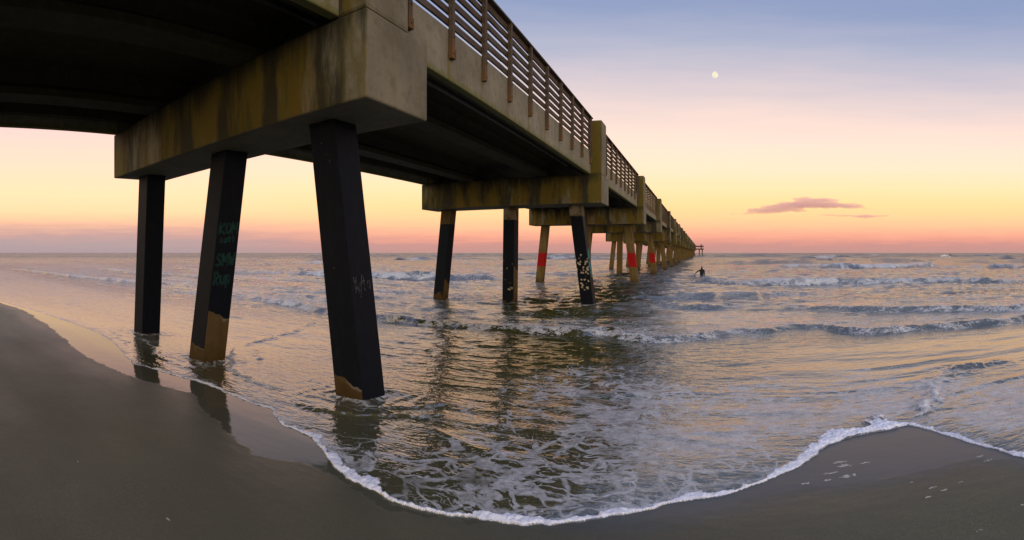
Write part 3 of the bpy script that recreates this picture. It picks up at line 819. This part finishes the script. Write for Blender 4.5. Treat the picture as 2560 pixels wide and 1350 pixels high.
fv1 = t.noise(t.scale(p, (.55, 1.5, 1)), 0.9, 5, 0.62); fv2 = t.noise(t.scale(p, (.7, 1.3, 1)), 4.0, 4, 0.65)
veil = t.math('MULTIPLY', fr, t.math('MULTIPLY', t.mapr(fv1, .40, .62), t.mapr(fv2, .35, .62, .25, 1.0)))
fac = t.math('MULTIPLY', t.math('MAXIMUM', t.math('MAXIMUM', ff, veil), t.math('MULTIPLY', lacef, 0.84)), 0.94)
body = t.mix(t.mapr(dp, 0.02, 0.25), (0.085, 0.078, 0.040), (0.046, 0.046, 0.008))
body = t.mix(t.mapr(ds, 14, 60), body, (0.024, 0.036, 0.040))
# wavelets too small for the mesh
b1 = t.noise(t.scale(p, (1.0, 2.2, 1)), 4.2, 3, 0.55)
b2 = t.noise(t.scale(p, (1.0, 2.4, 1)), 0.8, 5, 0.62)
b3 = t.noise(t.scale(p, (1.0, 2.6, 1)), 0.05, 4, 0.6)
ca = t.math('SUBTRACT', 1.0, t.math('MULTIPLY', t.attr('calm'), 0.72))
nb = t.bump(t.math('MULTIPLY', t.math('MULTIPLY', b1, ca), t.math('MULTIPLY', t.mapr(ds, 4, 8, 0.22, 1), t.mapr(ds, 20, 45, 1, 0))), 0.6, 0.05)
b0 = t.noise(t.scale(p, (1.0, 2.0, 1)), 13.0, 2, 0.5)
nb = t.bump(t.math('MULTIPLY', t.math('MULTIPLY', b0, ca), t.mapr(ds, 6, 14, 1, 0)), 0.35, 0.012, nb)
nb = t.bump(t.math('MULTIPLY', t.math('MULTIPLY', b2, ca), t.mapr(ds, 12, 40)), 1.0, 0.60, nb)
nb = t.bump(t.math('MULTIPLY', b3, t.mapr(ds, 80, 300)), 0.8, 9.0, nb)
gust = t.noise(t.scale(p, (0.012, 0.05, 1)), 1.0, 4, 0.6)
wsh = t.pbsdf(body, t.mapr(ds, 30, 250, 0.05, 0.30), t.math('MULTIPLY', t.mapr(ds, 40, 160, 0.5, 0.27), t.math('MULTIPLY_ADD', t.math('MULTIPLY', t.mapr(gust, .35, .65), t.mapr(ds, 25, 90)), -0.55, 1.2)), nb, 2.0)
mx = t.new('ShaderNodeMixShader')
t.l.new(fac, mx.inputs[0]); t.l.new(wsh, mx.inputs[1]); t.l.new(foam_shader(t, p, (0.42, 0.41, 0.39), (0.68, 0.665, 0.64)), mx.inputs[2])
t.out(mx.outputs[0])
M_WATER = m

# faces of the grid: the bead is its own foam object, the rest is water
def face_val(a, fn=np.max):
    return fn(np.stack([a[:-1, :-1], a[:-1, 1:], a[1:, 1:], a[1:, :-1]]), 0)
keep_all = face_val(s) > -0.06
bead_face = (face_val(bead, np.mean) > 0.55) & (face_val(wbead) > 0.045) & keep_all
depth = np.clip(Z - SZv, 0, 2)
froth = .62*sstep(10.5, 14, Y)*sstep(130, 50, D)*np.clip(.55+1.5*fbm(X*.10, Y*.26, 71, 3), 0, 1)*(1-.8*np.exp(-((X+5.5)/3.6)**2)*sstep(45, 28, Y))
froth = np.maximum(froth, .24*sstep(-.4, 1.3, X + .25*(Y-5))*sstep(.3, 1.0, s0)*sstep(8.0, 5.0, Y)*np.clip(.5+1.4*fbm(X*.5, Y*.9, 72, 3), 0, 1))
froth = np.maximum(froth, .30*sstep(10.5, 8, Y)*sstep(-6, -10, X)*sstep(.2, 1, s0)*np.clip(.4+1.5*fbm(X*.2, Y*.5, 73, 3), 0, 1))
attrs = dict(foam=foam, lace=lace, depth=depth, dist=D, froth=froth, calm=calm)
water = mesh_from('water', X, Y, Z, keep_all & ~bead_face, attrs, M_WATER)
tag(water, 'shallow olive green sea with foam lines rolling up the beach', 'sea', kind='structure')
fobj = mesh_from('foam', X, Y, Z, bead_face, {}, M_FOAM)
tag(fobj, 'rolled white foam edge where the wave stops on the sand', 'sea foam', kind='stuff')

# flecks of foam stranded on the wet sand
fl = [(1.32, 4.59, 0.05), (1.35, 4.49, 0.06), (1.18, 4.36, 0.05), (1.3, 4.25, 0.06), (1.54, 4.49, 0.03), (0.89, 4.2, 0.03), (1.09, 4.22, 0.03), (2.6, 4.1, 0.035), (2.61, 3.97, 0.04), (1.88, 3.73, 0.025), (1.95, 3.64, 0.025), (1.78, 3.59, 0.02), (1.88, 2.97, 0.02), (2.35, 3.08, 0.025), (2.14, 3.7, 0.015), (1.78, 3.91, 0.015), (-3.2, 1.7, 0.02), (-4.4, 1.39, 0.015)]
for i in range(150):
    xx = rs.uniform(-9.5, -3.2); yw = np.interp(xx, [p_[0] for p_ in WET], [p_[1] for p_ in WET]); ye_ = np.interp(xx, [p_[0] for p_ in EDGE], [p_[1] for p_ in EDGE])
    fl.append((xx, rs.uniform(yw + .05, ye_), rs.uniform(.003, .009)))
for i in range(30):
    fl.append((rs.uniform(.6, 3.0), rs.uniform(2.5, 4.2), rs.uniform(.002, .006)))
mb = MB()
for xx, yy, r_ in fl:
    big_ = r_ > .03
    r_ *= .8
    for q_ in range(34 if big_ else (7 if r_ > .008 else 1)):
        a_ = rs.uniform(0, 6.28); rr = r_*(rs.uniform(0, 1.15) if big_ or r_ > .008 else 0)
        fx, fy = xx + rr*math.cos(a_)*1.7 + .3*rr*math.sin(a_), yy + rr*math.sin(a_)*.55
        fr_ = r_*(rs.uniform(.07, .24) if big_ else rs.uniform(.25, .5))
        z_ = float(sand_z(np.array(fx), np.array(fy)))
        mtx = Matrix.Translation((fx, fy, z_)) @ Matrix.Rotation(rs.uniform(-.6, .6), 4, 'Z') @ Matrix.Diagonal((fr_*1.6, fr_*.8, fr_*.4, 1))
        bmesh.ops.create_icosphere(mb.bm, subdivisions=1, radius=1, matrix=mtx)
m, t = mat('stranded_foam'); t.out(foam_shader(t, t.pos(), (.30, .29, .27), (.5, .49, .46))); fk = mb.build('foam', m, None, True)
tag(fk, 'small foam flecks and bubbles stranded on the wet sand', 'foam flecks', kind='stuff')

# ------------------------------------------------------------------ sand sheet
rws = [0.35]
while rws[-1] < 30: rws.append(rws[-1] + max(0.02, 0.004*rws[-1]**2))
rws += [36, 45, 60, 80, 120, 200, 400, 900, 2000]
Xs, Ys = polar_grid(np.array(rws), R(66), 520, R(180), 90)
Zs = sand_z(Xs, Ys)
wetv, _ = side_dist(WET, Xs, Ys)
wetv = np.minimum(wetv, 3.0)
# micro relief: soft swash marks
Zs = Zs + 0.006*(0.3-np.abs(pn(Xs*.5+.4*pn(Xs, Ys, 4), Ys*1.3, 91)))*sstep(0.2, -1.0, wetv)
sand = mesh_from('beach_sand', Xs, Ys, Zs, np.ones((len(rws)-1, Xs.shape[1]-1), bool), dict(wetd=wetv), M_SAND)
tag(sand, 'dark moist beach sand with a mirror wet strip at the water edge', 'beach', kind='structure')
# small disc closing the polar grid under the camera
bm = bmesh.new()
vs = [bm.verts.new((-.4*math.sin(a), .4*math.cos(a), float(sand_z(np.array(-.4*math.sin(a)), np.array(.4*math.cos(a))))-.004)) for a in np.linspace(0, 2*math.pi, 48, endpoint=False)]
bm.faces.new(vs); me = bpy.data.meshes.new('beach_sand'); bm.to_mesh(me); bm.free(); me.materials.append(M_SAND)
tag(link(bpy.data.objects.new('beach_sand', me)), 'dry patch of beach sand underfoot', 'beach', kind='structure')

# ------------------------------------------------------------------ people in the water
m, t = mat('wet_neoprene')
p = t.pos(); t.out(t.pbsdf(t.mix(t.noise(p, 8), (0.004, 0.005, 0.006), (0.009, 0.011, 0.011)), 0.5, 0.2))
M_SUIT = m
m, t = mat('skin')
t.out(t.pbsdf((0.30, 0.17, 0.11), 0.5, 0.4)); M_SKIN = m

def skin_body(name, verts, edges, radii, material, parent=None, sub=2):
    me = bpy.data.meshes.new(name)
    me.from_pydata(verts, edges, [])
    o = link(bpy.data.objects.new(name, me), parent)
    md = o.modifiers.new('skin', 'SKIN'); md.use_smooth_shade = True
    sv = me.skin_vertices[0].data if me.skin_vertices else None
    if sv is None:
        bm_ = bmesh.new(); bm_.from_mesh(me); bm_.verts.layers.skin.verify(); bm_.to_mesh(me); bm_.free()
        sv = me.skin_vertices[0].data
    for i, r_ in enumerate(radii):
        sv[i].radius = r_ if isinstance(r_, tuple) else (r_, r_)
        sv[i].use_root = (i == 0)
    ss = o.modifiers.new('sub', 'SUBSURF'); ss.levels = sub; ss.render_levels = sub
    me.materials.append(material)
    return o

# surfer: waist deep, seen from behind, left arm stretched out to the side
V = [(0, 0, .0), (0, .0, .18), (0, .02, .36), (0, .03, .50), (0, .03, .58), (0, .01, .66), (0, -.0, .76), (0, -.01, .82),   # pelvis..head 0-7
     (-.19, .02, .49), (-.37, .0, .36), (-.57, -.04, .22),            # left arm 8-10
     (.18, .02, .48), (.225, .03, .26), (.255, -.01, .04),              # right arm 11-13
     (-.10, 0, -.12), (-.11, .02, -.5), (-.12, -.03, -.9), (.10, 0, -.12), (.11, .02, -.5), (.12, -.03, -.9)]
Ed = [(0, 1), (1, 2), (2, 3), (3, 4), (4, 5), (5, 6), (6, 7), (3, 8), (8, 9), (9, 10), (3, 11), (11, 12), (12, 13), (0, 14), (14, 15), (15, 16), (0, 17), (17, 18), (18, 19)]
Rd = [(.19, .13), (.175, .12), (.20, .125), (.17, .10), .066, (.075, .085), (.085, .10), .055, .07, .052, .036, .07, .054, .04, .09, .07, .05, .09, .07, .05]
sx, sy = 0.03, 44.0
# local surface height
jj = np.unravel_index(np.argmin((X-sx)**2 + (Y-sy)**2), X.shape)
swz = float(Z[jj])
per = skin_body('person', V, Ed, Rd, M_SUIT)
per.location = (sx, sy, swz - 0.12); per.rotation_euler = (0, 0, R(-6))
per.scale = (1.02, 1.02, 1.0)
tag(per, 'person in a black wetsuit wading waist deep with left arm held out', 'person')
def hand(root, d, side, parent):
    hv, he, hr = [], [], []
    root = Vector(root); d = Vector(d).normalized()
    lat = d.cross(Vector((0, 1, 0))).normalized()
    hv += [root, root + d*.07]; he += [(0, 1)]; hr += [(.032, .018), (.040, .016)]
    for i, (off, ln) in enumerate(((-.03, .062), (-.01, .075), (.01, .07), (.03, .055))):
        b = len(hv)
        hv += [root + d*.075 + lat*off, root + d*(.08+ln*.55) + lat*off*1.15, root + d*(.08+ln) + lat*off*1.15 + Vector((0, -.015, 0))]
        he += [(1, b), (b, b+1), (b+1, b+2)]; hr += [.010, .009, .007]
    b = len(hv)
    hv += [root + d*.03 + lat*side*.045, root + d*.065 + lat*side*.068]
    he += [(0, b), (b, b+1)]; hr += [.012, .008]
    return skin_body('hand', [tuple(v) for v in hv], he, hr, M_SKIN, parent, 1)
hand((-.56, -.04, .226), (-.22, -.05, -.16), 1, per)
hand((.254, -.01, .05), (.03, -.06, -.22), -1, per)

# second surfer, far out, crouched low on a breaking wave
fx, fy = 83.0, 150.0
jj = np.unravel_index(np.argmin((X-fx)**2 + (Y-fy)**2), X.shape); fz = float(Z[jj])
V2 = [(0, 0, .55), (-.12, 0, .75), (-.26, 0, .92), (-.34, 0, 1.02), (-.40, 0, 1.16), (-.5, -.1, .72), (-.62, -.2, .55), (-.05, .3, .95), (.1, .5, .9), (.18, -.1, .40), (.0, -.12, .12), (.28, .12, .42), (.25, .2, .1)]
E2 = [(0, 1), (1, 2), (2, 3), (3, 4), (2, 5), (5, 6), (2, 7), (7, 8), (0, 9), (9, 10), (0, 11), (11, 12)]
R2 = [(.16, .13), (.15, .11), (.17, .12), .07, .105, .055, .04, .055, .04, .09, .06, .09, .06]
p2 = skin_body('person', V2, E2, R2, M_SUIT)
p2.location = (fx, fy, fz + .55)
tag(p2, 'tiny crouching surfer in white splash far out on the right', 'person')
bm = bmesh.new()
bmesh.ops.create_icosphere(bm, subdivisions=3, radius=1)
for v in bm.verts:
    v.co.x *= 1.0; v.co.y *= .16; v.co.z *= .06
    v.co.z += .10*max(0, abs(v.co.x)-.6)
me = bpy.data.meshes.new('surfboard'); bm.to_mesh(me); bm.free()
m, t = mat('board_resin'); t.out(t.pbsdf((.6, .58, .52), .25, .5)); me.materials.append(m)
sb = link(bpy.data.objects.new('surfboard', me)); sb.location = (fx + .1, fy, fz + .60)
tag(sb, 'pale surfboard under the far crouching surfer', 'surfboard')
mb = MB()
for i in range(44):
    a_ = rs.betavariate(2, 2)
    mtx = Matrix.Translation((fx - 4.2 + 4.6*a_, fy + rs.uniform(-.6, .6), fz + .3 + rs.uniform(0, 1.2)*(1-abs(a_-.35)))) @ Matrix.Diagonal((rs.uniform(.12, .3), .2, rs.uniform(.08, .2), 1))
    bmesh.ops.create_icosphere(mb.bm, subdivisions=1, radius=1, matrix=mtx)
sp = mb.build('foam', M_FOAM, None, True)
tag(sp, 'white splash thrown up beside the far surfer', 'splash', kind='stuff')

# ------------------------------------------------------------------ moon and clouds
az = -0.0278; el = math.atan(445/1232.6); dm = 20000
bm = bmesh.new(); bmesh.ops.create_uvsphere(bm, u_segments=48, v_segments=24, radius=dm*0.0060)
me = bpy.data.meshes.new('moon'); bm.to_mesh(me); bm.free()
me.polygons.foreach_set('use_smooth', [True]*len(me.polygons))
m, t = mat('moon_glow')
tc = t.new('ShaderNodeTexCoord').outputs['Object']
em = t.new('ShaderNodeEmission'); em.inputs['Strength'].default_value = 1.0
t.l.new(t.mix(t.mapr(t.noise(tc, 0.013, 4), .42, .62), (1.0, 0.93, 0.70), (0.80, 0.72, 0.58)), em.inputs[0])
t.out(em.outputs[0]); me.materials.append(m)
moon = link(bpy.data.objects.new('moon', me))
moon.location = (-dm*math.cos(el)*math.sin(az), dm*math.cos(el)*math.cos(az), EYE + dm*math.sin(el))
tag(moon, 'small pale full moon in the pink and blue sky', 'moon')

def cloud(name, puffs, dist, label, dens, voxel):
    """puffs: (az_px, y_px, half_w_px, half_h_px) measured in the panorama, put at a real distance and depth"""
    mb = MB()
    for ax_, ay, hw, hh in puffs:
        a = (1753.7-ax_)/1232.6
        k_ = dist/1232.6
        c_ = Vector((-dist*math.sin(a), dist*math.cos(a), EYE + (632-ay)*k_))
        dirx = Vector((math.cos(a), math.sin(a), 0)); diry = Vector((-math.sin(a), math.cos(a), 0))
        M_ = Matrix((( dirx.x*hw*k_, diry.x*hw*k_*.4, 0, c_.x), (dirx.y*hw*k_, diry.y*hw*k_*.4, 0, c_.y), (0, 0, hh*k_, c_.z), (0, 0, 0, 1)))
        bmesh.ops.create_icosphere(mb.bm, subdivisions=3, radius=1, matrix=M_)
    m, t = mat(name + '_vapour')
    pv = t.new('ShaderNodeVolumePrincipled')
    pv.inputs['Color'].default_value = (1.0, 0.60, 0.74, 1)
    pv.inputs['Density'].default_value = dens
    t.out(pv.outputs[0], True)
    o = mb.build(name, m)
    rm = o.modifiers.new('remesh', 'REMESH'); rm.mode = 'VOXEL'; rm.voxel_size = voxel
    tx = bpy.data.textures.new('billow', 'CLOUDS'); tx.noise_scale = dist*0.017; tx.noise_depth = 4
    dp_ = o.modifiers.new('billow', 'DISPLACE'); dp_.texture = tx; dp_.strength = voxel*4.6; dp_.mid_level = 0.55; dp_.texture_coords = 'LOCAL'
    tag(o, label, 'cloud')
    return o
cloud('cloud', [(2010, 512, 75, 9), (1960, 518, 60, 9), (2060, 513, 70, 8), (2110, 516, 55, 5), (2000, 496, 40, 3.5), (2040, 500, 60, 5), (1925, 526, 60, 7), (1890, 532, 28, 3), (1985, 527, 40, 3), (2150, 520, 18, 2.2), (1865, 534, 24, 1.8), (1838, 535, 20, 1.2), (1905, 522, 40, 2.2), (2120, 511, 40, 2.0), (2165, 521, 22, 1.6)], 9000, 'long mauve cloud low over the sea right of the pier', 0.0036, 15)
cloud('cloud', [(2120, 539, 34, 2.8), (2160, 541, 38, 4.2), (2195, 540, 30, 3.0), (2070, 538, 28, 2.2), (2215, 538, 14, 1.5)], 9000, 'thin pink wisp of cloud below the long mauve cloud', 0.0038, 9)

# ------------------------------------------------------------------ sky and light
w = bpy.data.worlds.new('World'); scene.world = w; w.use_nodes = True
t = NT(w.node_tree)
SUN_EL, SUN_AZ = R(4.0), R(124)      # low glow behind the camera; azimuth clockwise from +y
tc = t.new('ShaderNodeTexCoord').outputs['Generated']
sx_ = t.sep(tc)
elv = t.math('MULTIPLY', t.math('ARCSINE', sx_[2]), 180/math.pi)
azm = t.math('ARCTAN2', t.math('MULTIPLY', sx_[0], -1.0), sx_[1])      # left positive
# soft banks near the horizon
nv = t.new('ShaderNodeCombineXYZ'); t.put(nv.inputs[0], t.math('MULTIPLY', azm, 5.0)); t.put(nv.inputs[1], t.math('MULTIPLY', elv, 0.9))
bank = t.noise(nv.outputs[0], 2.2, 4, 0.6)
nv2 = t.new('ShaderNodeCombineXYZ'); t.put(nv2.inputs[0], t.math('MULTIPLY', azm, 2.0)); t.put(nv2.inputs[1], t.math('MULTIPLY', elv, 0.35))
bank2 = t.noise(nv2.outputs[0], 1.5, 3, 0.6)
low = t.mapr(elv, 0.3, 6.0, 1.0, 0.0)
elw = t.math('ADD', elv, t.math('MULTIPLY', t.math('MULTIPLY', t.math('SUBTRACT', bank, 0.5), t.mapr(azm, .3, 1.1, 1.6, 2.4)), t.math('MULTIPLY', low, t.mapr(elv, 0, .8))))
elw = t.math('ADD', elw, t.math('MULTIPLY', t.math('SUBTRACT', bank2, 0.5), t.mapr(elv, 3, 14, 0.0, 3.0)))
elw = t.math('ADD', elw, t.math('MULTIPLY', t.mapr(azm, .1, -.65, 0.0, 1.1, True), t.mapr(elv, 6, 16)))
fe = t.math('DIVIDE', elw, 60.0)
def stops(lst): return [(e/60.0, (lambda q: (q[0]*(1.24 if c[0] >= 252 else 1.0), q[1]*(1.03 if c[0] >= 252 else 1.0), q[2]))(lin(*c))) for e, c in lst]
right = t.ramp(fe, stops([(0, (196, 150, 143)), (.9, (208, 150, 143)), (1.4, (234, 160, 143)), (2.0, (251, 174, 148)), (3.0, (254, 196, 154)), (4.2, (253, 213, 157)), (5.6, (254, 224, 160)), (7.5, (254, 232, 180)), (9.8, (254, 234, 203)), (12.5, (254, 230, 212)), (15.5, (249, 222, 212)), (19, (221, 206, 211)), (23, (181, 184, 206)), (27, (147, 161, 197)), (34, (126, 146, 194)), (60, (100, 112, 152))]))
left = t.ramp(fe, stops([(0, (176, 157, 162)), (1.3, (187, 161, 163)), (2.1, (205, 163, 159)), (3.0, (236, 182, 161)), (3.9, (253, 205, 164)), (4.8, (255, 222, 172)), (7.0, (255, 231, 184)), (10, (255, 228, 198)), (13, (255, 220, 208)), (17, (244, 214, 214)), (23, (214, 200, 216)), (28, (180, 184, 214)), (36, (132, 150, 196)), (60, (100, 112, 152))]))
sky = t.mix(t.mapr(azm, 0.45, 1.2, 0, 1, True), right, left)
# sunset glow in the west, behind the camera
west = t.mapr(t.math('MULTIPLY', sx_[1], -1.0), 0.0, 0.8, 0, 1, True)
wcol = t.ramp(fe, [(0, (1.8, 1.05, .52)), (.08, (2.3, 1.55, .86)), (.25, (2.05, 1.75, 1.35)), (.5, (1.40, 1.42, 1.42)), (1.0, (.32, .36, .49))])
sky = t.mix(west, sky, wcol)
zen = t.mapr(elv, 44, 80, 1.0, 3.6)
nis = t.new('ShaderNodeTexSky', sky_type='NISHITA', sun_disc=False)
nis.sun_elevation = SUN_EL; nis.sun_rotation = SUN_AZ; nis.air_density = 1.0; nis.dust_density = 1.0
bg1 = t.new('ShaderNodeBackground'); t.l.new(sky, bg1.inputs[0]); t.put(bg1.inputs[1], zen)
bg2 = t.new('ShaderNodeBackground'); t.l.new(nis.outputs[0], bg2.inputs[0]); bg2.inputs[1].default_value = 0.01
ad = t.new('ShaderNodeAddShader'); t.l.new(bg1.outputs[0], ad.inputs[0]); t.l.new(bg2.outputs[0], ad.inputs[1])
ow = t.new('ShaderNodeOutputWorld'); t.l.new(ad.outputs[0], ow.inputs[0])

sl = bpy.data.lights.new('sun', 'SUN'); sl.energy = 0.8; sl.angle = R(14); sl.color = (1.0, .84, .66)
so = link(bpy.data.objects.new('sun', sl))
dv = Vector((math.sin(SUN_AZ)*math.cos(SUN_EL), math.cos(SUN_AZ)*math.cos(SUN_EL), math.sin(SUN_EL)))
so.rotation_euler = (-dv).to_track_quat('-Z', 'Y').to_euler()
so.location = (10, -20, 20)

# ------------------------------------------------------------------ camera: level cylindrical panorama
cd = bpy.data.cameras.new('camera'); cam = link(bpy.data.objects.new('camera', cd))
cd.type = 'PANO'; cd.panorama_type = 'CENTRAL_CYLINDRICAL'
F = 1232.6
cd.central_cylindrical_range_u_min = -1280/F; cd.central_cylindrical_range_u_max = 1280/F
cd.central_cylindrical_range_v_min = -(1350-632)/F; cd.central_cylindrical_range_v_max = 632/F
cd.central_cylindrical_radius = 1.0
cd.clip_start = 0.05; cd.clip_end = 60000
cam.location = (0, 0, EYE); cam.rotation_euler = (math.pi/2, 0, HEAD)
scene.camera = cam

vs_ = scene.view_settings
scene.display_settings.display_device = 'sRGB'
vs_.view_transform = 'Standard'; vs_.look = 'None'; vs_.exposure = 0.0; vs_.gamma = 1.0
scene.cycles.use_denoising = True
scene.cycles.max_bounces = 8; scene.cycles.diffuse_bounces = 3; scene.cycles.glossy_bounces = 4
scene.cycles.volume_bounces = 3
